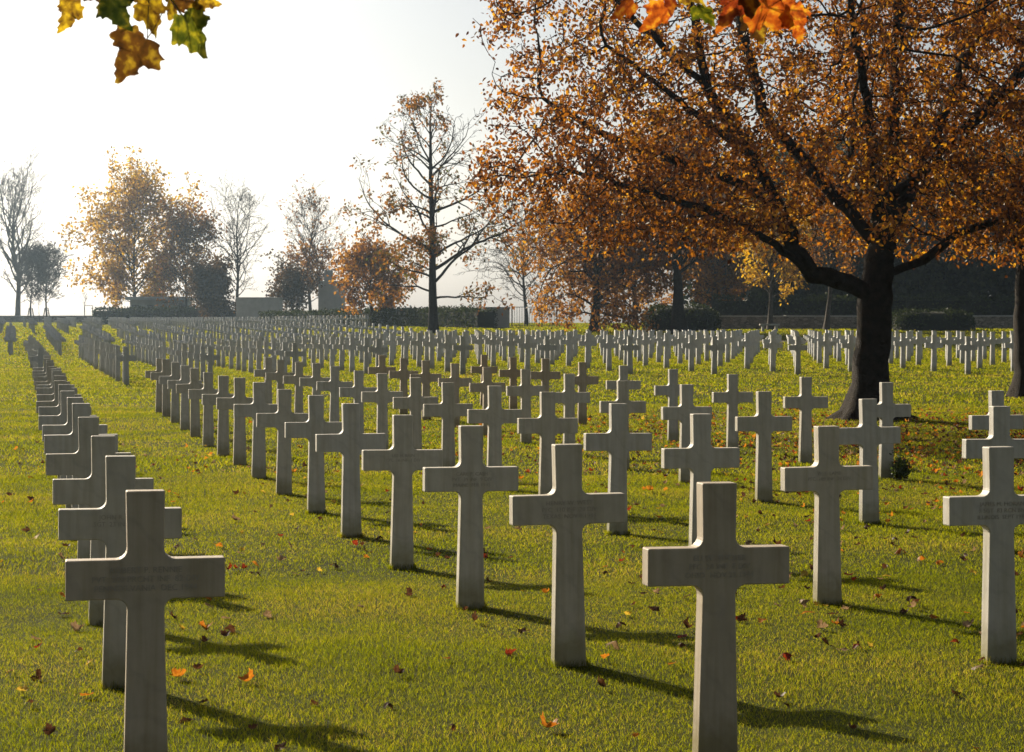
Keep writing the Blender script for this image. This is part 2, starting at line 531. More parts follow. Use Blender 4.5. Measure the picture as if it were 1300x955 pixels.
# the mower leaves a fringe of longer blades against each stone
def fringe():
    Vs, n = [], 0
    for (x, y) in crosses:
        m = 300 if y < 20 else 90
        wd = .0016 if y < 14 else .0034
        a = TH
        e = rng.integers(0, 4, m); u = rng.uniform(-1, 1, m)
        lx = np.where(e < 2, u * .085, np.where(e == 2, -.083, .083)); ly = np.where(e == 0, -.047, np.where(e == 1, .047, u * .045))
        lx = lx + rng.normal(0, .008, m); ly = ly - np.abs(rng.normal(0, .010, m)) * np.where(e == 1, -1, 1)
        px_ = x + lx * math.cos(a) - ly * math.sin(a); py_ = y + lx * math.sin(a) + ly * math.cos(a)
        B = np.stack([px_, py_, gz2(px_, py_) - .003], 1)
        L = rng.uniform(.02, .058, m); f = rng.uniform(0, 6.28, m); g = rng.uniform(0, 6.28, m)
        sd_ = np.stack([np.cos(f), np.sin(f), 0 * f], 1) * wd * .5
        ld = np.stack([np.cos(g), np.sin(g), 0 * g], 1) * (L * rng.uniform(.1, .7, m))[:, None]
        up = np.stack([0 * L, 0 * L, L], 1)
        Vs.append(np.stack([B - sd_, B + sd_, B + up * .6 + ld * .35 + sd_ * .8, B + up * .6 + ld * .35 - sd_ * .8, B + up * .93 + ld], 1).reshape(-1, 3))
        n += m
    k = np.arange(n)[:, None] * 5
    o = link('grass_fringe', mesh_np('grass_fringe', np.concatenate(Vs), [k + [[0, 1, 2, 3]], k + [[3, 2, 4]]]), M_grass)
    tag(o, 'longer fringe of grass left uncut against the feet of the near crosses', 'grass', kind='stuff')
fringe()

# far field: rows start on one straight front line about 58 m away
GF = 'small crosses of the far field'
indiv = []
rest = []
SL = -.235
for i in range(-1, 16):
    x0 = -10.6 + 2.31 * (i - 1)
    for k in range(20):
        d = 58.4 + 2.13 * k
        x = x0 + SL * (d - 58.4)
        px = 650 + F * x / d
        if px < -25 or px > 1325: continue
        indiv.append((d, x, i, k))
for i in range(-2, 9):
    x0 = -22.07 + 2.45 * (i - 1)
    for k in range(20):
        d = 104 + 2.2 * k
        x = x0 + SL * (d - 104)
        px = 650 + F * x / d
        if px < -8 or px > 545: continue
        rest.append((d, x))
for f0, pmax, xl in ((158, 470, -38), (212, 420, -51)):
    for i in range(0, 16):
        x0 = xl + 2.5 * i
        for k in range(17):
            d = f0 + 2.3 * k
            x = x0 + SL * (d - f0)
            px = 650 + F * x / d
            if px < -8 or px > pmax: continue
            rest.append((d, x))
indiv.sort()
cap = 300 - len(crosses)
rest += [(d, x) for d, x, i, k in indiv[cap:]]
for d, x, i, k in indiv[:cap]:
    r_ = ORD[i + 1]
    if k == 0: lab = 'small dark cross heading the %s far-field row counted from the left' % r_
    elif k <= 3: lab = 'small grey cross, %s from the front in %s far-field row' % (ORD[k], r_)
    else: lab = 'small grey cross deep in the %s far-field row from the left' % r_
    put_cross(x + random.gauss(0, .03), d + random.gauss(0, .05), lab, GF, ME_far)
# everything beyond the three hundred largest: one mass
bmv = np.array([v.co for v in ME_far.vertices]); polys = [list(p.vertices) for p in ME_far.polygons]
V, faces = [], {}
for j, (d, x) in enumerate(rest):
    a = TH + random.gauss(0, .012)
    ca, sa = math.cos(a), math.sin(a)
    o_ = len(bmv) * j
    P = np.stack([bmv[:, 0] * ca - bmv[:, 1] * sa + x + random.gauss(0, .03), bmv[:, 0] * sa + bmv[:, 1] * ca + d + random.gauss(0, .04), bmv[:, 2] + gz(x, d)], 1)
    V.append(P)
    for p in polys: faces.setdefault(len(p), []).append([v + o_ for v in p])
me = mesh_np('distant_crosses', np.concatenate(V), [np.array(f) for f in faces.values()])
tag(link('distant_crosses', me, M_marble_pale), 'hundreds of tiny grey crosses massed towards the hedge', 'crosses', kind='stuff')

# ------------------------------------------------------------------ trees
def grow(seed_pts, seed_par, A, step, di, dk, iters=160, jit=.12, bias=(0, 0, 0), maxn=30000):
    """space colonisation: branches reach for the attraction points A."""
    P = np.zeros((maxn, 3)); par = np.full(maxn, -1, int); nk = np.zeros(maxn, int)
    n = len(seed_pts)
    P[:n] = seed_pts; par[:n] = seed_par
    A = np.asarray(A, float)
    D = np.full(len(A), 1e9); I = np.zeros(len(A), int)
    def upd(a, b):
        for s in range(a, b, 64):
            e = min(b, s + 64)
            dd = np.linalg.norm(A[:, None, :] - P[None, s:e], axis=2)
            m = dd.argmin(1); v = dd[np.arange(len(A)), m]
            c = v < D
            D[c] = v[c]; I[c] = m[c] + s
    upd(0, n)
    bias = np.array(bias)
    for it in range(iters):
        m = (D < di) & (D > dk)
        if not m.any(): break
        vec = A[m] - P[I[m]]
        vec /= np.linalg.norm(vec, axis=1)[:, None] + 1e-9
        acc = np.zeros((n, 3)); np.add.at(acc, I[m], vec)
        src = np.unique(I[m])
        src = src[nk[src] < 3]
        if not len(src) or n + len(src) >= maxn: break
        dr = acc[src]
        dr /= np.linalg.norm(dr, axis=1)[:, None] + 1e-9
        dr += rng.normal(0, jit, dr.shape) + bias
        dr /= np.linalg.norm(dr, axis=1)[:, None] + 1e-9
        Q = P[src] + dr * step
        P[n:n + len(src)] = Q; par[n:n + len(src)] = src; nk[src] += 1
        a, n = n, n + len(src)
        upd(a, n)
        keep = D > dk
        A, D, I = A[keep], D[keep], I[keep]
        if not len(A): break
    return P[:n].copy(), par[:n].copy()

def radii(P, par, tip, expo=2.3, rmax=None):
    n = len(P)
    acc = np.zeros(n)
    r = np.zeros(n)
    leafc = np.zeros(n, int)
    for i in range(n):
        if par[i] >= 0: leafc[par[i]] += 1
    for i in range(n - 1, -1, -1):
        r[i] = max(tip, acc[i] ** (1 / expo)) if acc[i] > 0 else tip
        if par[i] >= 0: acc[par[i]] += r[i] ** expo
    if rmax:
        r = tip + (r - tip) * (rmax - tip) / max(r.max() - tip, 1e-6)
    return r, leafc

def tubes(P, par, r, sides=(4, 6, 12), flare=None, rmin=0.0):
    n = len(P)
    kids = [[] for _ in range(n)]
    for i in range(n):
        if par[i] >= 0 and r[i] >= rmin: kids[par[i]].append(i)
    starts = [(-1, i) for i in range(n) if par[i] < 0]
    V, f4, nv = [], [], 0
    while starts:
        p, i = starts.pop()
        chain = ([p] if p >= 0 else []) + [i]
        while kids[chain[-1]]:
            ks = sorted(kids[chain[-1]], key=lambda j: -r[j])
            for j in ks[1:]: starts.append((chain[-1], j))
            chain.append(ks[0])
        if len(chain) < 2: continue
        C = P[chain]; rad = r[chain].copy()
        if p >= 0: rad[0] = min(rad[0], rad[1] * 1.25)
        s = sides[2] if rad.max() > .12 else sides[1] if rad.max() > .03 else sides[0]
        T = np.gradient(C, axis=0)
        T /= np.linalg.norm(T, axis=1)[:, None] + 1e-9
        ref = np.array([1.0, 0, 0]) if abs(T[0][0]) < .8 else np.array([0, 1.0, 0])
        ang = np.arange(s) * 2 * np.pi / s
        for j in range(len(chain)):
            u = ref - T[j] * ref.dot(T[j])
            nu = np.linalg.norm(u)
            if nu < 1e-4: u = np.array([0, 0, 1.0]) - T[j] * T[j][2]; nu = np.linalg.norm(u) + 1e-9
            u /= nu; ref = u
            v = np.cross(T[j], u)
            rr = rad[j] * np.ones(s)
            if s == sides[2]:
                rr = rr * (1 + .07 * np.sin(3 * ang + j * .35) + .05 * np.sin(5 * ang + 1.3 - j * .2))
            if flare is not None and p < 0:
                k = math.exp(-max(C[j][2] - C[0][2], 0) / flare[1])
                rr = rr * (1 + flare[0] * k * (1 + .45 * np.sin(5 * ang + .7) * k))
            V.append(C[j] + np.outer(np.cos(ang) * rr, u) + np.outer(np.sin(ang) * rr, v))
        k0 = nv + np.arange(len(chain) - 1)[:, None] * s
        a = np.arange(s); b = (a + 1) % s
        f4.append(np.stack([k0 + a, k0 + b, k0 + b + s, k0 + a + s], 2).reshape(-1, 4))
        nv += s * len(chain)
    return np.concatenate(V), np.concatenate(f4)

def leaves_mesh(name, P, size, aspect=.55, droop=.5, sv=.35, six=False):
    n = len(P)
    L = size * rng.uniform(1 - sv, 1 + sv, n)
    ax = rng.normal(0, 1, (n, 3)); ax[:, 2] -= droop
    ax /= np.linalg.norm(ax, axis=1)[:, None]
    nr = rng.normal(0, 1, (n, 3)); nr[:, 2] += .6
    sd_ = np.cross(ax, nr); sd_ /= np.linalg.norm(sd_, axis=1)[:, None] + 1e-9
    nr = np.cross(sd_, ax)
    W = (L * aspect * .5)[:, None]; L = L[:, None]
    cup = rng.uniform(-.25, .35, (n, 1)) * L
    if six:
        V = np.stack([P, P + ax * L * .32 + sd_ * W + nr * cup * .35, P + ax * L * .68 + sd_ * W * .8 + nr * cup * .3,
                      P + ax * L + nr * cup * -.5, P + ax * L * .68 - sd_ * W * .8 + nr * cup * .3, P + ax * L * .32 - sd_ * W + nr * cup * .35], 1).reshape(-1, 3)
        k = np.arange(n)[:, None] * 6
        return mesh_np(name, V, [np.concatenate([k + [[0, 1, 2, 3]], k + [[0, 3, 4, 5]]])])
    V = np.stack([P, P + ax * L * .45 + sd_ * W + nr * cup * .4, P + ax * L, P + ax * L * .45 - sd_ * W + nr * cup * .4], 1).reshape(-1, 3)
    k = np.arange(n)[:, None] * 4
    return mesh_np(name, V, [np.concatenate([k + [[0, 1, 2]], k + [[0, 2, 3]]])])

def ball(n, c, rad, inner=0.0, lo=-1.0):
    out = []
    while len(out) < n:
        p = rng.normal(0, 1, 3); p /= np.linalg.norm(p)
        q_ = rng.uniform(inner ** 3, 1) ** (1 / 3)
        p = p * q_
        if p[2] < lo: continue
        out.append(p)
    return np.array(out) * np.array(rad) + np.array(c)

def poly(pts, step):
    """resample a polyline to even steps"""
    out = [np.array(pts[0], float)]
    for a, b in zip(pts[:-1], pts[1:]):
        a, b = np.array(a, float), np.array(b, float)
        n = max(1, int(round(np.linalg.norm(b - a) / step)))
        for i in range(1, n + 1): out.append(a + (b - a) * i / n)
    return out
def seeds(limbs, step):
    """limbs: list of (parent polyline index or None, points); a limb starts on the nearest node of what exists."""
    P, par = [], []
    for first, pts in limbs:
        pp = poly(pts, step)
        if not P:
            for i, p in enumerate(pp): P.append(p); par.append(i - 1)
        else:
            dd = [np.linalg.norm(pp[0] - q_) for q_ in P]
            last = int(np.argmin(dd))
            for p in pp[1:]:
                P.append(p); par.append(last); last = len(P) - 1
    # light wobble so nothing is ruler straight
    P = np.array(P)
    P[1:] += rng.normal(0, step * .08, P[1:].shape)
    return P, np.array(par)

def make_tree(label, cat, name, base, limbs, A, step, di, dk, trunk_r, leaf, bark, group=None, flare=(.5, .35), tip=.006, rmin=0.0,
              jit=.12, bias=(0, 0, 0), iters=160, sides=(3, 5, 10), expo=2.3):
    """leaf: None or (material, size, leaves per twig node, spread, aspect, six, filter)"""
    t = empty(name, base)
    b = np.array(base)
    sp, spar = seeds(limbs, step)
    P, par = grow(sp, spar, A, step, di, dk, iters, jit, bias)
    r, lc = radii(P, par, tip, expo, trunk_r)
    V, f4 = tubes(P, par, r, sides, flare, rmin)
    link('trunk', mesh_np('trunk', V - b, [f4], True), bark, t)
    if leaf:
        mat, size, per, spread, asp, six, flt = leaf
        tw = np.where(r < tip * 2.6)[0]
        tw = tw[par[tw] >= 0]
        if flt is not None: tw = tw[flt(P[tw])]
        Q = np.repeat(P[tw], per, axis=0)
        U = rng.uniform(0, 1, (len(Q), 1))
        Q = Q * (1 - U) + np.repeat(P[par[tw]], per, axis=0) * U + rng.normal(0, spread, Q.shape)
        link('crown', leaves_mesh('crown', Q - b, size, asp, .6, .35, six), mat, t)
    tag(t, label, cat, group)
    return t

# ---- the big orange tree
def hero_gaps(P):
    # uneven crown: sprays of leaves with windows between them, thinner towards the upper middle
    n_ = np.sin(P[:, 0] * 1.9 + 1.1 * np.sin(P[:, 2] * 1.7)) * np.sin(P[:, 2] * 2.3 + .8 * np.sin(P[:, 1] * 1.5)) * np.sin(P[:, 1] * 1.6 + .7)
    thin = .35 * np.exp(-((P[:, 0] - 3.6) / 2.2) ** 2) * sm(5.6, 7.2, P[:, 2])
    return rng.uniform(0, 1, len(P)) < .54 - .25 * (n_ > .12) - .7 * thin
def hero():
    D = 37.5
    X = lambda px, d=D: px2x(px, d)
    Z = lambda py, d=D: py2z(py, d)
    bx = X(1102); bz = gz(bx, D) - .05
    limbs = [
        (None, [(bx, D, bz), (X(1104), D, Z(470)), (X(1110), D, Z(390)), (X(1118), D, Z(330)), (X(1135), D + .1, Z(230)), (X(1140), D + .3, Z(110)), (X(1150), D + .3, Z(-60)), (X(1145), D, Z(-260))]),
        (0, [(X(1108), D, Z(375)), (X(1060), D - .3, Z(355)), (X(1025), D - .5, Z(347)), (X(1000), D - .7, Z(315)), (X(978), D - .9, Z(265)), (X(945), D - 1.0, Z(205)), (X(890), D - 1.2, Z(120)), (X(868), D - 1.5, Z(20)), (X(840), D - 1.8, Z(-100))]),
        (1, [(X(1025), D - .5, Z(347)), (X(975), D - 1.1, Z(315)), (X(930), D - 1.7, Z(292)), (X(880), D - 2.4, Z(275)), (X(800), D - 3.0, Z(255)), (X(720), D - 3.2, Z(235))]),
        (1, [(X(978), D - .9, Z(265)), (X(935), D - .5, Z(235)), (X(860), D, Z(205)), (X(770), D + .4, Z(170)), (X(690), D + .6, Z(120))]),
        (0, [(X(1125), D, Z(350)), (X(1165), D - .5, Z(330)), (X(1200), D - .9, Z(300)), (X(1250), D - 1.4, Z(285)), (X(1330), D - 2.2, Z(255)), (X(1420), D - 2.8, Z(215))]),
        (0, [(X(1122), D, Z(320)), (X(1060), D + .6, Z(240)), (X(985), D + 1.5, Z(140)), (X(960), D + 2.2, Z(20)), (X(930), D + 2.8, Z(-130))]),
        (0, [(X(1120), D, Z(310)), (X(1180), D + .8, Z(210)), (X(1240), D + 1.6, Z(90)), (X(1290), D + 2.1, Z(-40)), (X(1330), D + 2.5, Z(-180))]),
        (0, [(X(1135), D, Z(250)), (X(1210), D - 1.2, Z(170)), (X(1300), D - 2.4, Z(70)), (X(1370), D - 3.2, Z(-40))]),
        (0, [(X(1115), D, Z(300)), (X(1090), D - 1.6, Z(215)), (X(1060), D - 3.2, Z(140)), (X(1030), D - 4.4, Z(60))]),
        (0, [(X(1118), D, Z(330)), (X(1130), D + 1.8, Z(255)), (X(1120), D + 3.6, Z(190)), (X(1140), D + 5, Z(120))]),
        (1, [(X(890), D - 1.2, Z(120)), (X(800), D - 1.4, Z(40)), (X(730), D - 1.4, Z(-40))]),
        (1, [(X(945), D - 1.0, Z(205)), (X(850), D - 2.6, Z(150)), (X(760), D - 3.4, Z(90))]),
    ]
    A = ball(7200, (bx, D, 7.0), (7.1, 6.6, 6.2), .30, -.66)
    low = ball(1900, (X(800), D - 1.5, 4.3), (3.0, 3.6, 1.55), .2)
    low2 = ball(1000, (X(1290), D - 1.5, 4.2), (2.6, 3.0, 1.3), .2)
    dense = ball(2400, (bx + 1.6, D + 1.2, 7.6), (4.8, 5.0, 4.6), .2)
    A = np.concatenate([A, low, low2, dense])
    # keep the underside clear near the trunk, as in the photograph
    rr = np.hypot(A[:, 0] - bx, A[:, 1] - D)
    floor = 2.75 + 1.0 * np.exp(-(rr / 2.2) ** 2) + .18 * np.sin(A[:, 0] * 1.7) + .5 * sm(4.6, 6.8, rr)
    A = A[A[:, 2] > floor]
    return make_tree('great spreading orange-leaved tree with thick dark trunk forking low', 'tree', 'broad_tree', (bx, D, bz), limbs, A,
              .22, 2.6, .34, .305, (M_leaf_hero, .084, 30, .125, .56, True, hero_gaps), M_bark, None, (1.45, .20), .0055, 0.0, .18, (0, 0, -.05), 120, (4, 6, 18), 2.1)
hero()

def at(px, d): return px2x(px, d)

def simple_tree(name, label, cat, px, d, pytop, hw_px, py_low, leaf, bark, trunk_px, group=None, shape='oval', levels=3, n1=34, up=.10, ang=(50, 62),
                kids=(7, 6, 5), tip=.012, seg=None, droop=0.0, shrink=.5, fork=None, rs=.55):
    """a leader with side branches whose reach follows the outline of the crown, each branching again and again"""
    x = at(px, d); z0 = gz(x, d) - .05
    zt = py2z(pytop, d); zl = py2z(py_low, d); hw = hw_px * d / F
    Ht = zt - z0; seg = seg or max(.22, Ht / 34)
    r0 = trunk_px * d / F / 2
    P, par, rad, lev = [np.array([x, d, z0])], [-1], [r0], [0]
    prof = {'oval': lambda u: math.sqrt(max(0.0, 1 - (2 * u - .9) ** 2 / 1.22)), 'cone': lambda u: min(1, (1 - u) ** .8 * 1.08) * min(1, .75 + 2 * u),
            'vase': lambda u: math.sin(math.pi * min(1, .16 + .82 * u)) ** .7}[shape]
    def branch(i0, dr, L, r, l):
        n = max(2, int(round(L / (seg * (1 if l < 2 else .7)))))
        sl = L / n; i = i0; ids = []
        for k in range(n):
            dr = dr + rng.normal(0, .11 + .03 * l, 3) + np.array([0, 0, up - droop * k / n])
            dr = dr / np.linalg.norm(dr)
            P.append(P[i] + dr * sl); par.append(i); rad.append(max(tip, r * (1 - .8 * (k + 1) / n))); lev.append(l)
            i = len(P) - 1; ids.append((i, dr.copy()))
        if l >= levels: return
        m = kids[l - 1]
        for q in range(m):
            t_ = (.22 + .78 * (q + rng.uniform(0, .9)) / m)
            j, dj = ids[min(n - 1, int(t_ * n))]
            side = np.cross(dj, rng.normal(0, 1, 3)); side /= np.linalg.norm(side) + 1e-9
            a_ = R(rng.uniform(30, 58))
            branch(j, dj * math.cos(a_) + side * math.sin(a_), L * shrink * rng.uniform(.6, 1.15) * (1.15 - .55 * t_), max(tip, rad[j] * rs * 1.2), l + 1)
    # leader
    lf = {'oval': .80, 'vase': .90, 'cone': .97}[shape]
    n = max(8, int(Ht / seg)); i = 0; dr = np.array([0, 0, 1.0]); lead = []
    for k in range(n):
        dr = dr + rng.normal(0, .035, 3) + np.array([-.25 * (P[i][0] - x) / max(hw, 1), -.25 * (P[i][1] - d) / max(hw, 1), .12]); dr /= np.linalg.norm(dr)
        P.append(P[i] + dr * Ht * lf / n); par.append(i); rad.append(max(tip, r0 * (1 - (k + 1) / n) ** .85)); lev.append(0)
        i = len(P) - 1; lead.append(i)
    f0 = max(.04, (zl - z0) / Ht)
    for q in range(n1):
        u = (q + rng.uniform(0, 1)) / n1
        f_ = f0 + (.97 - f0) * u ** .95
        j = lead[min(n - 1, int(f_ * n))]
        az = q * 2.4 + rng.normal(0, .3)
        a_ = R(rng.uniform(*ang) * (1 - .45 * u))
        L = hw * prof(u) * (rng.uniform(.5, 1.2) if shape == 'cone' else rng.uniform(.68, 1.14)) / max(.5, math.sin(a_))
        if L < .25: continue
        branch(j, np.array([math.cos(az) * math.sin(a_), math.sin(az) * math.sin(a_), math.cos(a_)]), L, max(tip * 1.3, min(rad[j] * .62, r0 * .34 * (L / hw) ** .6)), 1)
    P = np.array(P); par = np.array(par); rad = np.array(rad); lev = np.array(lev)
    t = empty(name, (x, d, z0)); b = np.array([x, d, z0])
    V, f4 = tubes(P, par, rad, (3, 5, 9), (.35, .5))
    link('trunk', mesh_np('trunk', V - b, [f4], True), bark, t)
    if leaf:
        mat, size, per, spread, asp, flt = leaf
        tw = np.where(lev >= levels - 0)[0]
        if flt is not None: tw = tw[flt(P[tw])]
        cnt = rng.poisson(per, len(tw))
        Q = np.repeat(P[tw], cnt, axis=0)
        if len(Q):
            Q = Q + rng.normal(0, spread, Q.shape)
            link('crown', leaves_mesh('crown', Q - b, size, asp, .6, .35), mat, t)
    tag(t, label, cat, group)
    return t

# right edge neighbour, mostly outside the frame
D2 = 47.0
def edge_tree():
    x = at(1306, D2); z0 = gz(x, D2) - .05
    Z = lambda py: py2z(py, D2)
    limbs = [(None, [(x, D2, z0), (at(1302, D2), D2, Z(420)), (at(1303, D2), D2, Z(330)), (at(1310, D2), D2, Z(200)), (at(1320, D2), D2, Z(40)), (at(1325, D2), D2, Z(-120))]),
             (0, [(at(1303, D2), D2, Z(330)), (at(1260, D2), D2 - .6, Z(270)), (at(1200, D2), D2 - 1, Z(200))]),
             (0, [(at(1303, D2), D2, Z(320)), (at(1360, D2), D2 + .6, Z(260)), (at(1430, D2), D2 + 1, Z(190))])]
    A = ball(2600, (at(1320, D2), D2, 7.6), (6.0, 5.5, 5.2), .25, -.8)
    make_tree('neighbouring orange tree whose dark trunk is cut by the right edge', 'tree', 'broad_tree', (x, D2, z0), limbs, A,
              .3, 3.2, .45, .25, (M_leaf_hero, .10, 13, .14, .56, False, None), M_bark, None, (.7, .4), .008, 0, .16, (0, 0, -.03), 110, (4, 6, 14), 2.1)
edge_tree()

# the slim half-bare tree in the middle
simple_tree('young_tree', 'slim half-bare tree with sparse rusty leaves standing alone before the dark hedge', 'tree', 550, 128, 106, 138, 385,
            (M_leaf_young, .24, 4.6, .18, .55, lambda P: rng.uniform(0, 1, len(P)) < .85 - .68 * sm(5, 13, P[:, 2]) - .15 * (P[:, 0] > -4)), M_bark, 12, None, 'cone', 3, 42, .015, (66, 80), (7, 5, 4), .012, shrink=.40)

# trees behind the far field, right of centre
GB = 'trees behind the far field'
simple_tree('orange_tree', 'orange tree with low sweeping branches left of the forked dark tree', 'tree', 755, 131, 225, 104, 400,
            (M_leaf_dull, .24, 3.2, .22, .6, None), M_bark, 13, GB, 'oval', 3, 44, -.02, (65, 85), (8, 6, 5), .013, droop=.05)
simple_tree('brown_tree', 'brown-leaved tree with stout forked trunk in front of the round clipped bush', 'tree', 862, 126, 205, 84, 336,
            (M_leaf_dull, .24, 3.2, .2, .6, None), M_bark, 18, GB, 'oval', 3, 36, .08, (40, 62), (8, 6, 5), .013)
simple_tree('slender_tree', 'slender tree with fading orange leaves beside the stone bench', 'tree', 977, 138, 280, 52, 372,
            (M_leaf_yellow, .22, 2.4, .18, .6, None), M_bark_grey, 7, GB, 'oval', 3, 28, .06, (45, 65), (6, 5, 4), .012)
simple_tree('slender_tree', 'slender pale-trunked tree before the stone wall, next to the big trunk', 'tree', 1049, 140, 235, 56, 362,
            (M_leaf_dull, .22, 2.0, .18, .6, None), M_bark_grey, 7, GB, 'oval', 3, 26, .08, (40, 60), (6, 5, 4), .012)
# evergreen woodland edge on the right, tree by tree
GE = 'dark evergreens behind the stone wall'
for px, d, top, hw, lab in ((806, 168, 262, 60, 'russet tree glowing between the orange tree and the forked tree'), (905, 162, 250, 50, 'russet tree right behind the forked dark trunk')):
    simple_tree('russet_tree', lab, 'tree', px, d, top, hw, 396, (M_leaf_dull, .27, 2.8, .24, .6, None), M_bark, 8, GB, 'oval', 3, 36, .04, (45, 75), (8, 5, 4), .015)
for px, d, top, hw, lab in ((945, 174, 205, 72, 'dark evergreen behind the slender tree by the bench'),
                            (1020, 168, 180, 76, 'tall dark evergreen behind the pale slender trunk'),
                            (1105, 176, 170, 82, 'tall dark evergreen directly behind the thick trunk'),
                            (1190, 166, 190, 78, 'dark evergreen behind the dome bush on the right'),
                            (1270, 172, 165, 84, 'tall dark evergreen nearest the right edge'),
                            (1345, 168, 180, 70, 'dark evergreen cut by the right edge')):
    simple_tree('evergreen_tree', lab, 'tree', px, d, top, hw, 412, (M_evergreen, .55, 7, .5, .7, None), M_bark, 9, GE, 'oval', 2, 60, .0, (60, 85), (9, 6), .02)

# left side
GL = 'trees on the far left skyline'
simple_tree('bare_tree', 'tall leafless tree with ascending limbs at the left edge', 'tree', 22, 306, 236, 58, 378, None, M_twig, 7.5, GL, 'vase', 3, 34, .12, (35, 60), (9, 7, 5), .020, shrink=.5)
simple_tree('twiggy_tree', 'small dense leafless tree next to the tall bare one', 'tree', 39, 296, 316, 25, 382, None, M_twig, 3.0, GL, 'oval', 3, 40, .05, (40, 70), (9, 7, 5), .026, shrink=.55)
simple_tree('twiggy_tree', 'small dense leafless tree on the right of its pair', 'tree', 59, 296, 314, 27, 382, None, M_twig, 3.0, GL, 'oval', 3, 40, .05, (40, 70), (9, 7, 5), .026, shrink=.55)
simple_tree('golden_tree', 'large golden-yellow tree with ragged browner top', 'tree', 172, 272, 240, 74, 388,
            (M_leaf_yellow, .44, 4.6, .45, .7, lambda P: rng.uniform(0, 1, len(P)) < 1.0 - .55 * sm(9.5, 13.0, P[:, 2])), M_bark, 6, GL, 'oval', 3, 44, .03, (50, 75), (8, 5, 4), .022)
simple_tree('brown_tree', 'thin brown tree between the golden tree and the bare tree', 'tree', 238, 262, 272, 46, 392,
            (M_leaf_dull, .38, 1.6, .4, .65, None), M_bark, 4, GL, 'oval', 3, 36, .05, (45, 70), (7, 5, 4), .02)
simple_tree('bare_tree', 'leafless tree with fan of fine branches above the pale stone block', 'tree', 301, 252, 238, 46, 376, None, M_twig, 5, GL, 'vase', 3, 40, .07, (48, 66), (8, 6, 5), .016, shrink=.45)
simple_tree('half_bare_tree', 'half-bare tree with brown leaves only on its lower branches', 'tree', 394, 240, 250, 42, 385,
            (M_leaf_dull, .34, 2.2, .3, .65, lambda P: rng.uniform(0, 1, len(P)) < 1.05 - 1.0 * sm(8.5, 13.0, P[:, 2])), M_twig, 5, GL, 'vase', 3, 40, .06, (48, 66), (8, 6, 5), .016, shrink=.45)
simple_tree('rusty_tree', 'low rusty orange tree spreading in front of the stone monument', 'tree', 472, 175, 318, 50, 390,
            (M_leaf_dull, .30, 1.8, .26, .65, None), M_bark, 5, GL, 'oval', 3, 34, .0, (55, 80), (7, 5, 4), .016)
simple_tree('brown_bush', 'dark brownish bush left of the pale stone block', 'bush', 268, 238, 352, 32, 402,
            (M_leaf_dark, .34, 4, .3, .65, None), M_bark, 4, None, 'oval', 2, 44, .03, (40, 80), (8, 6), .02)
simple_tree('brown_bush', 'loose brown bush right of the pale stone block', 'bush', 372, 232, 362, 30, 396,
            (M_leaf_dark, .32, 1.8, .3, .65, None), M_bark, 4, None, 'oval', 2, 36, .03, (40, 80), (8, 6), .02)
simple_tree('grey_tree', 'leafless fine-branched tree behind the iron railing', 'tree', 668, 190, 250, 66, 385, None, M_twig, 5, None, 'oval', 3, 40, .0, (55, 75), (8, 6, 5), .014, shrink=.45)

# ------------------------------------------------------------------ hedges and clipped bushes
def hedge(name, label, cat, pts, height, width, size=.16, dens=120, group=None, dome=False):
    """pts: ground polyline; a thick body of leaves over a dark twiggy core"""
    t = empty(name, (pts[0][0], pts[0][1], gz(*pts[0])))
    b = np.array(t.location)
    bm = bmesh.new()
    Q = []
    for (x0, y0), (x1, y1) in zip(pts[:-1], pts[1:]):
        L = math.hypot(x1 - x0, y1 - y0); a = math.atan2(y1 - y0, x1 - x0)
        m = max(2, int(L / 2))
        for i in range(m):
            u = (i + .5) / m
            cx_, cy_ = x0 + (x1 - x0) * u, y0 + (y1 - y0) * u
            bm_box(bm, Vector((cx_, cy_, gz(cx_, cy_) + height * .45)) - Vector(b), (L / m * 1.002, width * .8, height * .9), 0, a)
        n = int(dens * (2 * height + width) * L)
        u = rng.uniform(0, 1, n)
        s = rng.uniform(0, 2 * height + width, n)
        wob = .09 * np.sin(u * L * .9) + .07 * np.sin(u * L * 2.3 + 1) + .05 * np.sin(u * L * 5.1 + 2)
        lx = np.where(s < height, -width / 2, np.where(s < height + width, s - height - width / 2, width / 2))
        lz = np.where(s < height, s, np.where(s < height + width, height, 2 * height + width - s)) + wob * (s > height * .8) * (s < height * 1.2 + width)
        lx += rng.normal(0, .09, n); lz += rng.normal(0, .08, n)
        px_ = x0 + (x1 - x0) * u - math.sin(a) * lx
        py_ = y0 + (y1 - y0) * u + math.cos(a) * lx
        Q.append(np.stack([px_, py_, ground(px_, py_) + np.maximum(lz, 0.0)], 1))
    link('stems', bm_mesh('stems', bm), M_core, t)
    link('foliage', leaves_mesh('foliage', np.concatenate(Q) - b, size, .65, 0, .4), M_hedge, t)
    tag(t, label, cat, group)
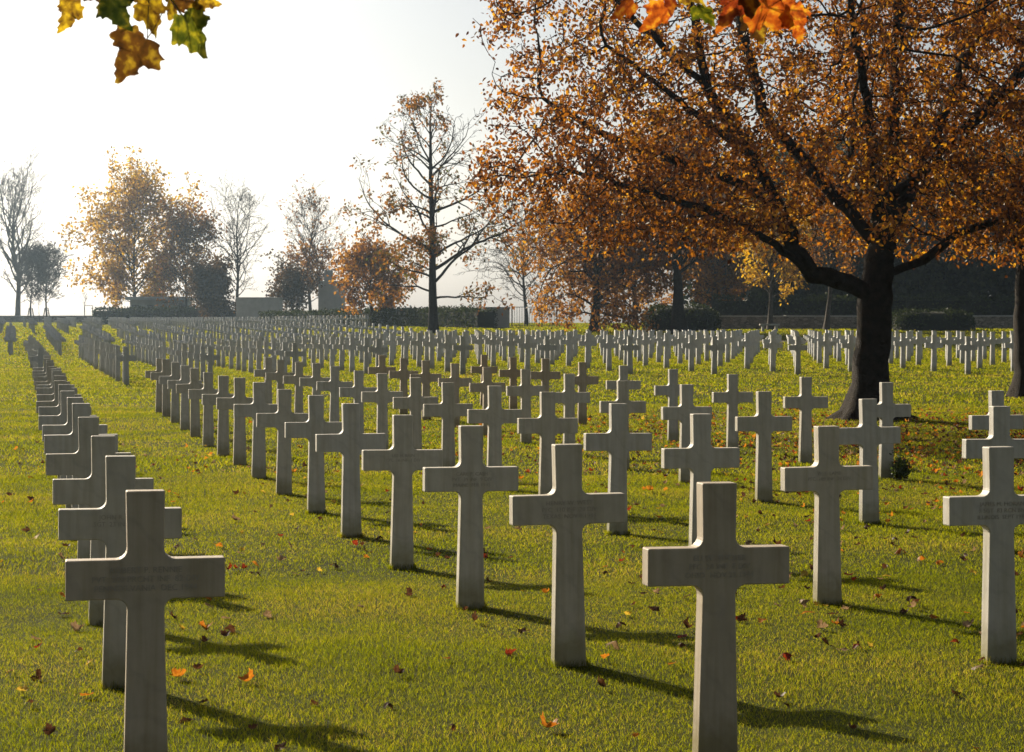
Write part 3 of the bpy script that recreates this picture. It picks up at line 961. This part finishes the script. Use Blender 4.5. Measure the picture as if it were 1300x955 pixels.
def dome_bush(label, px, d, pytop, hw_px, dens=90, size=.15, fl=.6):
    x = at(px, d); z0 = gz(x, d); hgt = py2z(pytop, d) - z0; hw = hw_px * d / F
    t = empty('clipped_bush', (x, d, z0))
    n = int(dens * hw * hw * 6)
    p = rng.normal(0, 1, (n, 3)); p /= np.linalg.norm(p, axis=1)[:, None]; p[:, 2] = np.abs(p[:, 2])
    # squarish dome
    p = np.sign(p) * np.abs(p) ** fl
    q_ = 1 + .035 * np.sin(p[:, 0] * 7) + .03 * np.sin(p[:, 1] * 9 + p[:, 2] * 6) + rng.normal(0, .02, n)
    Q = p * q_[:, None] * np.array([hw, hw * .8, hgt])
    bm = bmesh.new()
    bmesh.ops.create_uvsphere(bm, u_segments=24, v_segments=14, radius=1)
    for v in bm.verts:
        c = np.array(v.co); c = np.sign(c) * np.abs(c) ** fl
        v.co = Vector(c * np.array([hw * .93, hw * .74, hgt * .93]))
    link('stems', bm_mesh('stems', bm, True), M_core, t)
    link('foliage', leaves_mesh('foliage', Q, size, .65, 0, .4), M_hedge, t)
    tag(t, label, 'bush', 'clipped round bushes before the stone wall')
hedge('hedge', 'long dark clipped hedge behind the slim half-bare tree', 'hedge',
      [(at(338, 205), 205), (at(480, 176), 176), (at(617, 150), 150)], 1.30, 1.6, .17, 70)
hedge('hedge', 'dark hedge before the low flat-roofed pavilion', 'hedge',
      [(at(126, 262), 262), (at(215, 252), 252), (at(298, 242), 242)], 1.95, 2.2, .26, 34)
dome_bush('broad dome-shaped clipped bush behind the forked brown tree', 864, 137, 388, 49)
dome_bush('dome-shaped clipped bush on the right of the thick trunk', 1182, 138, 394, 50, fl=.5)
hedge('hedge', 'low dark hedge between the stone wall and the dark wood', 'hedge', [(at(905, 158), 158), (at(1330, 152), 152)], 2.2, 1.5, .22, 40)

# ------------------------------------------------------------------ walls, pavilion, monument, railing, bench
def long_wall(name, label, pts, height, thick, mat, cope=.09):
    t = empty(name, (pts[0][0], pts[0][1], gz(*pts[0])))
    b = Vector(t.location)
    bm, bc = bmesh.new(), bmesh.new()
    for (x0, y0), (x1, y1) in zip(pts[:-1], pts[1:]):
        L = math.hypot(x1 - x0, y1 - y0); a = math.atan2(y1 - y0, x1 - x0)
        m = max(1, int(L / 4))
        for i in range(m):
            u = (i + .5) / m
            c = Vector((x0 + (x1 - x0) * u, y0 + (y1 - y0) * u, 0))
            g = gz(c.x, c.y)
            bm_box(bm, Vector((c.x, c.y, g + height / 2 - .15)) - b, (L / m - .002, thick, height + .3), 0, a)
            bm_box(bc, Vector((c.x, c.y, g + height + cope / 2 + .002)) - b, (L / m - .012, thick + .1, cope), .01, a)
    link('wall_body', bm_mesh('wall_body', bm), mat, t)
    link('coping', bm_mesh('coping', bc), M_stone, t)
    tag(t, label, 'wall')
long_wall('stone_wall', 'rubble stone boundary wall with pale coping behind the bench', [(at(900, 144), 144), (at(1090, 147), 147), (at(1340, 149), 149)], .86, .4, M_rubble)
long_wall('stone_wall', 'low dark wall on the skyline under the leafless trees', [(at(-40, 304), 304), (at(60, 304), 304), (at(135, 300), 300)], .95, .4, M_rubble, .08)

def block(name, label, cat, px0, px1, pytop, d, depth, parts=None):
    x = (at(px0, d) + at(px1, d)) / 2; wd = at(px1, d) - at(px0, d)
    z0 = gz(x, d); h = py2z(pytop, d) - z0
    t = empty(name, (x, d, z0))
    bm = bmesh.new()
    bm_box(bm, Vector((0, depth / 2, h / 2 - .2)), (wd, depth, h + .4), .02)
    link('wall_face', bm_mesh('wall_face', bm), M_stone, t)
    bm = bmesh.new()
    bm_box(bm, Vector((0, depth / 2, h + .062)), (wd + .12, depth + .12, .12), .02)
    link('coping', bm_mesh('coping', bm), M_stone, t)
    tag(t, label, cat)
    return t, wd, h
block('stone_block', 'pale rectangular stone block with flat top above the far crosses', 'wall', 300, 355, 379, 222, 3.0)
t, wd, h = block('stone_monument', 'grey stone monument with a smaller cap behind the rusty tree', 'monument', 404, 436, 358, 234, 2.4)
bm = bmesh.new(); bm_box(bm, Vector((-.35, 1.2, h + .125 + .6)), (.9, .9, 1.2), .02); link('cap_stone', bm_mesh('cap_stone', bm), M_stone, t)
block('stone_pier', 'small pale stone pier half hidden by the rusty tree', 'wall', 480, 500, 379, 190, 1.0)
block('grey_wall_end', 'short grey wall closing the right end of the long dark hedge', 'wall', 616, 647, 392, 151, .5)

def pavilion():
    d = 268; x0, x1 = at(160, d), at(241, d); xc = (x0 + x1) / 2
    z0 = gz(xc, d); h = py2z(381, d) - z0
    t = empty('pavilion', (xc, d, z0)); wd = x1 - x0
    bm = bmesh.new(); bm_box(bm, Vector((0, 2.5, h / 2 - .2)), (wd * .9, 4.0, h + .4), .02); link('wall_face', bm_mesh('wall_face', bm), M_stone, t)
    bm = bmesh.new(); bm_box(bm, Vector((0, 2.5, h + .2 + .004)), (wd, 6.0, .4), .03); link('roof', bm_mesh('roof', bm), M_roof, t)
    for i in range(4):
        bm = bmesh.new(); bm_box(bm, Vector((-wd * .36 + wd * .24 * i, .46, h * .5)), (.9, .07, h * .6), .01); link('window', bm_mesh('window', bm), M_iron, t)
    tag(t, 'low pavilion with flat pale roof edge half hidden behind the golden tree', 'building')
pavilion()

def railing():
    d = 158; x0, x1 = at(650, d), at(726, d); z0 = gz((x0 + x1) / 2, d); h = py2z(390, d) - z0
    t = empty('railing', (x0, d, z0)); n = 24; L = x1 - x0
    bm = bmesh.new()
    for zz in (h, h * .12): bm_box(bm, Vector((L / 2, 0, zz)), (L, .05, .05))
    link('rail', bm_mesh('rail', bm), M_iron, t)
    for i in range(n + 1):
        post = i % 6 == 0
        bm = bmesh.new(); bm_box(bm, Vector((L * i / n, 0, h / 2 + (.06 if post else 0))), (.09 if post else .03, .052 if not post else .09, h + (.12 if post else -.05)))
        link('post' if post else 'bar', bm_mesh('post', bm), M_iron, t)
    tag(t, 'dark iron railing with upright bars beside the grey wall end', 'railing')
railing()

def bench():
    d = 133; x = at(977, d); z0 = gz(x, d); t = empty('stone_bench', (x, d, z0))
    bm = bmesh.new(); bm_box(bm, Vector((0, 0, .45)), (1.25, .45, .10), .015); link('seat', bm_mesh('seat', bm), M_stone, t)
    for s in (-1, 1):
        bm = bmesh.new(); bm_box(bm, Vector((s * .42, 0, .198)), (.16, .38, .40), .01); link('leg', bm_mesh('leg', bm), M_stone, t)
    tag(t, 'low backless stone bench on the strip of lawn before the wall', 'bench')
bench()

def tree_stakes():
    for px, lab in ((39, 'pair of wooden stakes propping the small leafless tree'), (59, 'pair of wooden stakes propping the twiggy tree on the right')):
        d = 295.4; x = at(px, d); z0 = gz(x, d); t = empty('tree_stakes', (x, d, z0))
        for s in (-1, 1):
            bm = bmesh.new()
            bmesh.ops.create_cone(bm, cap_ends=True, segments=8, radius1=.09, radius2=.08, depth=2.2, matrix=Matrix.Translation((s * .38, 0, 1.0)) @ Matrix.Rotation(-s * .16, 4, 'Y'))
            link('stake', bm_mesh('stake', bm), M_wood, t)
        tag(t, lab, 'stakes', 'stakes of the small leafless trees')
    d = 298; x = at(112.5, d); z0 = gz(x, d); t = empty('sapling_guard', (x, d, z0)); hw = 5 * d / F; h = py2z(388.5, d) - z0
    for s in (-1, 1):
        bm = bmesh.new(); bm_box(bm, Vector((s * hw, 0, h / 2)), (.08, .08, h)); link('post', bm_mesh('post', bm), M_wood, t)
    bm = bmesh.new(); bm_box(bm, Vector((0, 0, h + .042)), (hw * 2 + .08, .09, .08)); link('crossbar', bm_mesh('crossbar', bm), M_wood, t)
    tag(t, 'slim wooden frame guarding a sapling by the skyline wall', 'frame')
    for px, top, lab in ((108, 366, 'thin leafless sapling inside the wooden guard frame'), (50, 372, 'thin leafless sapling between the pair of twiggy trees')):
        simple_tree('sapling', lab, 'tree', px, 298.3, top, 6, 386, None, M_twig, 1.0, None, 'oval', 2, 14, .1, (35, 55), (3, 3), .014)
tree_stakes()

# ------------------------------------------------------------------ small flowering bush by a near cross
def small_bush():
    d = 23.0; x = at(1143, d); z0 = gz2(x, d)
    t = empty('small_bush', (x, d, float(z0)))
    n = 1100
    p = rng.normal(0, 1, (n, 3)); p /= np.linalg.norm(p, axis=1)[:, None]
    p *= rng.uniform(.2, 1, (n, 1)) ** .5
    Q = p * [.115, .11, .14] + [0, 0, .14]
    Q = Q[Q[:, 2] > .01]
    sp_ = []
    for i in range(14):
        a = i * 2.4; k_ = np.linspace(.2, 1, 26)[:, None]
        sp_.append(np.array([[.13 * math.cos(a) * (.5 + .5 * math.sin(i)), .12 * math.sin(a), .22 + .10 * math.sin(i * 1.9)]]) * k_ + rng.normal(0, .012, (26, 3)))
    Q = np.concatenate([Q[:420] * [1, 1, .8]] + sp_)
    Q = Q[Q[:, 2] > .01]
    link('foliage', leaves_mesh('foliage', Q, .036, .5, -.6, .4), leafy('small_bush_leaves', [(0, (.02, .035, .008)), (1, (.06, .085, .015))], [(0, (.04, .07, .006)), (1, (.12, .17, .012))], .4, .05), t)
    bm = bmesh.new()
    for i in range(9):
        a = i * 2.4
        m = Matrix.Translation((.05 * math.cos(a), .05 * math.sin(a), .09)) @ Matrix.Rotation(.5, 4, Vector((-math.sin(a), math.cos(a), 0)))
        bmesh.ops.create_cone(bm, cap_ends=True, segments=5, radius1=.004, radius2=.0025, depth=.2, matrix=m)
    link('stem', bm_mesh('stem', bm), M_bark, t)
    fm = solid('yellow_petals', [(.3, (.62, .40, .03)), (.7, (.72, .52, .05))], 30, .6, 0)
    for fx, fy, fz in ((-.03, -.05, .285), (.10, -.03, .22)):
        bm = bmesh.new()
        for i in range(6):
            a = i * math.pi / 3
            v = [bm.verts.new((0, 0, 0)), bm.verts.new((.013 * math.cos(a - .4), .013 * math.sin(a - .4), .005)), bm.verts.new((.021 * math.cos(a), .021 * math.sin(a), .002)), bm.verts.new((.013 * math.cos(a + .4), .013 * math.sin(a + .4), .005))]
            bm.faces.new(v)
        link('flower', bm_mesh('flower', bm), fm, t, (fx, fy, fz), (R(50), 0, 0))
    tag(t, 'small dark green bush with yellow flowers beside a cross under the tree', 'bush')
small_bush()

# ------------------------------------------------------------------ fallen leaves
def maple_outline():
    """five-lobed leaf outline, stalk at the origin, tip along +y, unit length"""
    half = [(0.0, 0.0), (.10, -.03), (.24, -.10), (.30, .04), (.46, .10), (.40, .20), (.52, .36), (.40, .38), (.36, .46), (.25, .42), (.23, .55), (.27, .66), (.15, .72), (.10, .86), (0.0, 1.0)]
    return half + [(-x, y) for x, y in reversed(half[1:-1])]
def maple_mesh(name, curl=.2, fold=.15, seed=0, bend=0.0, soft=0):
    r_ = random.Random(seed)
    o = maple_outline(); c = (0, .34)
    sx_, ph_ = r_.uniform(.85, 1.12), r_.uniform(0, 6.28)
    o = [(x * sx_ * (1 + .10 * math.sin(5 * y + ph_)) + .05 * math.sin(3 * y + ph_), y * (1 + .06 * math.sin(4 * x + ph_))) for x, y in o]
    for _ in range(soft):                      # a Chaikin pass rounds the teeth
        o = [((a[0] * (1 - f) + b_[0] * f), (a[1] * (1 - f) + b_[1] * f)) for a, b_ in zip(o, o[1:] + o[:1]) for f in (.25, .75)]
    V = [(c[0], c[1], 0)]
    n = len(o); ringf = (.35, .7, 1.0)
    for f in ringf:
        for x, y in o:
            jx = (r_.random() - .5) * .05 * f
            V.append((c[0] + (x - c[0]) * f + jx, c[1] + (y - c[1]) * f + jx, 0))
    W = []
    a1, a2 = r_.uniform(0, 6.28), r_.uniform(0, 6.28)
    for x, y, z in V:
        rr = math.hypot(x, y - .34)
        z = -bend * max(0, y) ** 2 - .6 * bend * x * x + curl * rr * rr * (1.1 + .8 * math.sin(3 * math.atan2(y - .34, x) + a1)) + fold * abs(x) + .05 * math.sin(9 * x + a2) * rr
        W.append((x, y, z))
    f3 = [(0, 1 + i, 1 + (i + 1) % n) for i in range(n)]
    f4 = []
    for k in range(2):
        b0, b1 = 1 + k * n, 1 + (k + 1) * n
        for i in range(n): f4.append((b0 + i, b1 + i, b1 + (i + 1) % n, b0 + (i + 1) % n))
    # stalk: a thin three-sided tube from the base
    s0 = len(W); m = 5
    for i in range(m):
        u = i / (m - 1)
        for k in range(3):
            W.append((.012 * math.cos(k * 2.1) + .05 * u * u, -.55 * u, .012 * math.sin(k * 2.1) + curl * .12 + .18 * u))
    for i in range(m - 1):
        for k in range(3): f4.append((s0 + i * 3 + k, s0 + i * 3 + (k + 1) % 3, s0 + i * 3 + 3 + (k + 1) % 3, s0 + i * 3 + 3 + k))
    me = mesh_np(name, W, [np.array(f3), np.array(f4)], True)
    return me
def mottled_leaf(name, cols, tcols, scale=28, gloss=.015):
    m, n, out = new_mat(name)
    tc = n.nodes.new('ShaderNodeTexCoord')
    t = noise(n, scale, 3, .5, tc.outputs['Object'])
    c1, c2 = ramp(n, t.outputs[0], cols), ramp(n, t.outputs[0], tcols)
    # pale veins fanning from the stalk
    d = n.nodes.new('ShaderNodeBsdfDiffuse'); tr = n.nodes.new('ShaderNodeBsdfTranslucent'); mx = n.nodes.new('ShaderNodeMixShader')
    mx.inputs[0].default_value = .5
    n.links.new(c1.outputs[0], d.inputs[0]); n.links.new(c2.outputs[0], tr.inputs[0])
    n.links.new(d.outputs[0], mx.inputs[1]); n.links.new(tr.outputs[0], mx.inputs[2])
    gl = n.nodes.new('ShaderNodeBsdfGlossy'); gl.inputs['Roughness'].default_value = .4
    m2 = n.nodes.new('ShaderNodeMixShader'); m2.inputs[0].default_value = gloss
    n.links.new(mx.outputs[0], m2.inputs[1]); n.links.new(gl.outputs[0], m2.inputs[2])
    n.links.new(m2.outputs[0], out.inputs[0])
    return m
LM = {
    'dark brown': mottled_leaf('dark_brown_leaf', [(.35, (.05, .025, .014)), (.65, (.10, .05, .025))], [(.35, (.06, .025, .01)), (.65, (.12, .05, .02))], 4),
    'deep red': mottled_leaf('deep_red_leaf', [(.35, (.12, .018, .010)), (.65, (.20, .035, .014))], [(.35, (.18, .02, .008)), (.65, (.32, .05, .012))], 4),
    'bright orange': mottled_leaf('bright_orange_leaf', [(.35, (.30, .09, .012)), (.65, (.42, .17, .02))], [(.35, (.45, .13, .01)), (.65, (.6, .25, .02))], 4),
    'pale tan': mottled_leaf('pale_tan_leaf', [(.35, (.26, .17, .09)), (.65, (.40, .29, .17))], [(.35, (.2, .12, .06)), (.65, (.3, .2, .1))], 4),
    'yellow': mottled_leaf('yellow_leaf', [(.35, (.40, .24, .03)), (.65, (.52, .36, .05))], [(.35, (.5, .3, .03)), (.65, (.65, .45, .05))], 4),
}
LMESH = {}
for ci, (cn, mt) in enumerate(LM.items()):
    for v in range(3):
        me = maple_mesh('fallen_leaf', (.55, .95, .35)[v], (.1, .5, -.2)[v], ci * 7 + v)
        me.materials.append(mt)
        LMESH[cn, v] = me
def leaf_colour():
    return random.choices(list(LM), (46, 12, 15, 20, 7))[0]
def leaf_spots():
    out = []
    def ok(x, y): return all((x - a) ** 2 + (y - b) ** 2 > .012 for a, b in crosses[:70])
    n = 0
    while n < 620:                             # thin scatter over the near lawn
        d = math.sqrt(random.uniform(4.6 ** 2, 30 ** 2)); x = random.uniform(-.26, .26) * d
        if ok(x, d): out.append((d, x)); n += 1
    n = 0
    while n < 3200:                            # thick round the big tree, thinning outwards
        x = 6.3 + random.gauss(-.5, 3.6); d = 31.5 + random.gauss(0, 5.5)
        if d < 9 or abs(x) > .27 * d or (d > 42): continue
        if ok(x, d): out.append((d, x)); n += 1
    n = 0
    while n < 130:                             # some more on the right foreground
        d = random.uniform(10, 22); x = random.uniform(.05, .26) * d
        if ok(x, d): out.append((d, x)); n += 1
    out.sort()
    return out
spots = leaf_spots()
for d, x in spots[:300]:
    cn = leaf_colour(); v = random.randrange(3)
    o = bpy.data.objects.new('fallen_leaf', LMESH[cn, v])
    s = random.uniform(.036, .074)
    o.scale = (s, s, s)
    o.location = (x, d, float(gz2(x, d)) + .020)
    o.rotation_euler = (random.gauss(0, .35), random.gauss(0, .35) + (math.pi if random.random() < .4 else 0), random.uniform(0, 6.28))
    if abs(o.rotation_euler[1]) > 1.5: o.location.z += s * .3
    COL.objects.link(o)
    tag(o, '%s curled fallen leaf lying on the mown grass' % cn, 'leaf', '%s fallen leaves on the lawn' % cn)
# the rest, mostly the drift round the big tree, as one litter
acc = {}
base = {k: (np.array([v_.co for v_ in m.vertices]), m) for k, m in LMESH.items()}
V, f3, f4, mi3, mi4, off = [], [], [], [], [], 0
cl = list(LM)
for d, x in spots[300:]:
    cn = random.choices(cl, (36, 9, 30, 17, 8))[0]; v = random.randrange(3)
    B, m = base[cn, v]
    s = random.uniform(.035, .075)
    rot = np.array(Matrix.Rotation(random.uniform(0, 6.28), 3, 'Z') @ Matrix.Rotation(random.gauss(0, .4), 3, 'X') @ Matrix.Rotation(random.gauss(0, .4), 3, 'Y'))
    V.append(B @ rot.T * s + [x, d, float(gz2(x, d)) + .026])
    for p in m.polygons:
        vs = [i + off for i in p.vertices]
        if len(vs) == 3: f3.append(vs); mi3.append(cl.index(cn))
        else: f4.append(vs); mi4.append(cl.index(cn))
    off += len(B)
me = mesh_np('leaf_litter', np.concatenate(V), [np.array(f3), np.array(f4)], True)
for c in cl: me.materials.append(LM[c])
me.polygons.foreach_set('material_index', np.array(mi3 + mi4, np.int32))
tag(link('leaf_litter', me), 'drift of fallen orange and brown leaves round the big tree', 'leaves', kind='stuff')

# ------------------------------------------------------------------ the maple the photographer stands under
def maple():
    t = empty('maple_tree', (1.2, -3.6, 0))
    b = np.array(t.location)
    D = 4.6
    def pt(px, py, d=D): return np.array([px2x(px, d), d, py2z(py, d)])
    bough1 = [(1.2, -3.6, 0), (1.15, -3.5, 1.6), (1.1, -3.4, 3.0), (1.2, -3.5, 4.6), (1.3, -3.6, 6.4)]
    lim = [(None, bough1),
           (0, [(1.1, -3.4, 3.0), (.3, -1.6, 3.9), (-.4, 1.0, 3.9), (-.75, 3.2, 3.35), (-.84, 4.5, 2.75)]),
           (0, [(1.1, -3.4, 3.0), (1.1, -1.4, 3.8), (.8, 1.2, 3.8), (.55, 3.2, 3.3), (.44, 4.5, 2.75)]),
           (0, [(1.15, -3.5, 3.6), (2.6, -4.4, 4.8), (3.6, -4.8, 5.8)]),
           (0, [(1.15, -3.5, 3.6), (-.6, -4.6, 4.8), (-1.6, -5.2, 6.0), (-4, -5.6, 7)]),
           (0, [(1.15, -3.5, 3.6), (1.0, -6.0, 5.2), (.6, -8.2, 6.2)])]
    A = ball(1500, (.2, -5.0, 6.6), (8.0, 6.0, 3.6), .25)  # unseen crown made extra large to block sky light from the near crosses
    sp, spar = seeds(lim, .25)
    P, par = grow(sp, spar, A, .25, 2.5, .4, 80)
    r, lc = radii(P, par, .006, 2.3, .26)
    V, f = tubes(P, par, r, (4, 6, 12), (.4, .4))
    link('trunk', mesh_np('trunk', V - b, [f], True), M_bark, t)
    tw = np.where(r < .02)[0]
    tw = tw[(P[tw][:, 1] < 1.5) & (P[tw][:, 2] > 3.2)]
    Q = np.repeat(P[tw], 8, axis=0) + rng.normal(0, .16, (len(tw) * 8, 3))
    link('crown', leaves_mesh('crown', Q - b, .17, .85, .6, .3), M_leaf_dark, t)  # enlarged unseen crown, dark leaves chosen to cut light bounced onto the crosses
    def mm(nm, dk, md, lt, sc=4.2):
        return mottled_leaf(nm, [(.34, tuple(v * .5 for v in dk)), (.50, tuple(v * .45 for v in md)), (.64, tuple(v * .5 for v in lt))], [(.34, dk), (.50, md), (.64, lt)], sc)
    mats = {
        'g': mm('green_yellow_maple', (.045, .065, .006), (.13, .14, .008), (.42, .36, .015)),
        'y': mm('yellow_brown_maple', (.10, .045, .008), (.32, .19, .012), (.66, .46, .02)),
        'b': mm('brown_maple', (.05, .022, .007), (.13, .055, .009), (.46, .30, .02), 3.4),
        'o': mm('orange_maple', (.22, .035, .006), (.50, .11, .010), (.72, .34, .02)),
        'r': mm('red_brown_maple', (.10, .014, .005), (.26, .04, .008), (.55, .17, .015)),
        'd': mm('dark_green_maple', (.012, .020, .004), (.035, .045, .006), (.16, .13, .010), 3.4),
    }
    M_tw = solid('maple_twig', [(.3, (.06, .045, .03)), (.7, (.12, .10, .05))], 40, .8, 0)
    groups = [
        ([(172, -95), (178, -40), (190, -8)], [
            (86, 20, 46, -15, 'y', .3), (148, 14, 44, 20, 'd', 1.1), (189, 22, 52, 8, 'y', .2), (168, 74, 66, -38, 'b', .15), (248, 44, 60, 35, 'g', .15),
            (215, 6, 34, -30, 'y', .6), (238, 8, 38, 60, 'b', .5), (262, 2, 30, 80, 'y', .5), (116, -6, 28, -60, 'b', .7), (166, -4, 34, 30, 'y', .8)]),
        ([(905, -95), (915, -45), (935, -12)], [
            (790, 8, 34, -70, 'o', .8), (838, 26, 42, -30, 'o', .6), (850, -4, 36, 0, 'r', .5), (893, 22, 36, 30, 'g', .9), (880, -6, 36, 70, 'y', .5), (930, 14, 56, -20, 'r', .3),
            (958, 34, 50, 20, 'b', .6), (982, 16, 66, 50, 'o', .35), (1008, 10, 46, 85, 'o', .5), (1014, 34, 34, 20, 'o', .6), (945, -6, 54, 0, 'b', .4)]),
    ]
    k = 0
    for twig, lv in groups:
        tp = [pt(*p) for p in twig]
        chain = poly(tp, .03); PP = list(chain); pr = list(range(-1, len(chain) - 1))
        pend = []
        for (px, py, size, ang, mt, tilt) in lv:
            k += 1
            dj = D + .16 * math.sin(k * 2.3)
            tip_dir = np.array([math.sin(R(ang + 180)) * -1, 0, -math.cos(R(ang))])
            c = pt(px, py, dj)
            L = size * D / F * 1.04
            basep = c - tip_dir * L * .45
            # petiole joins the nearest twig node
            dd = [np.linalg.norm(basep + np.array([0, 0, .03]) - p) for p in PP[:len(chain)]]
            j = int(np.argmin(dd)); last = j
            for p in poly([PP[j], (PP[j] + basep) / 2 + np.array([0, 0, .025]), basep], .03)[1:]:
                PP.append(p); pr.append(last); last = len(PP) - 1
            me = maple_mesh('leaf', .30 + .35 * tilt * math.sin(k), .22 * math.cos(k * 1.3), 50 + k, .35 + .5 * tilt, 1)
            me.materials.append(mats[mt])
            yv = Vector(tip_dir); nv = Vector((.5 * math.sin(k * 1.7) * (1 + tilt), -1, .35 * math.cos(k * 2.9)))
            xv = yv.cross(nv).normalized(); nv = xv.cross(yv)
            M_ = Matrix((xv, yv, nv)).transposed().to_4x4()
            pend.append((me, Matrix.Translation(Vector(basep - b)) @ M_ @ Matrix.Diagonal((L, L, L, 1))))
        PP = np.array(PP)
        rr = np.full(len(PP), .0011); rr[:len(chain)] = np.linspace(.006, .0022, len(chain))
        V, f = tubes(PP, np.array(pr), rr, (5, 5, 6))
        br = link('branch', mesh_np('branch', V - b, [f], True), M_tw, t)
        for me, mw in pend:
            o = link('leaf', me, None, br)
            o.matrix_local = mw
    tag(t, 'maple overhead whose yellow, green and red leaves hang into the top of the view', 'tree')
maple()

# ------------------------------------------------------------------ hazy autumn air
HAZE = .00026
bm = bmesh.new()
bm_box(bm, Vector((0, 430, 14)), (1500, 1000, 46))
hz = link('haze', bm_mesh('haze', bm), None)
m, n, out = new_mat('haze')
pv = n.nodes.new('ShaderNodeVolumePrincipled')
pv.inputs['Color'].default_value = (.60, .80, 1.0, 1)
pv.inputs['Density'].default_value = HAZE
pv.inputs['Anisotropy'].default_value = .78
n.links.new(pv.outputs[0], out.inputs['Volume'])
hz.data.materials.append(m)
tag(hz, 'pale autumn haze filling the air over the cemetery', 'haze', kind='stuff')
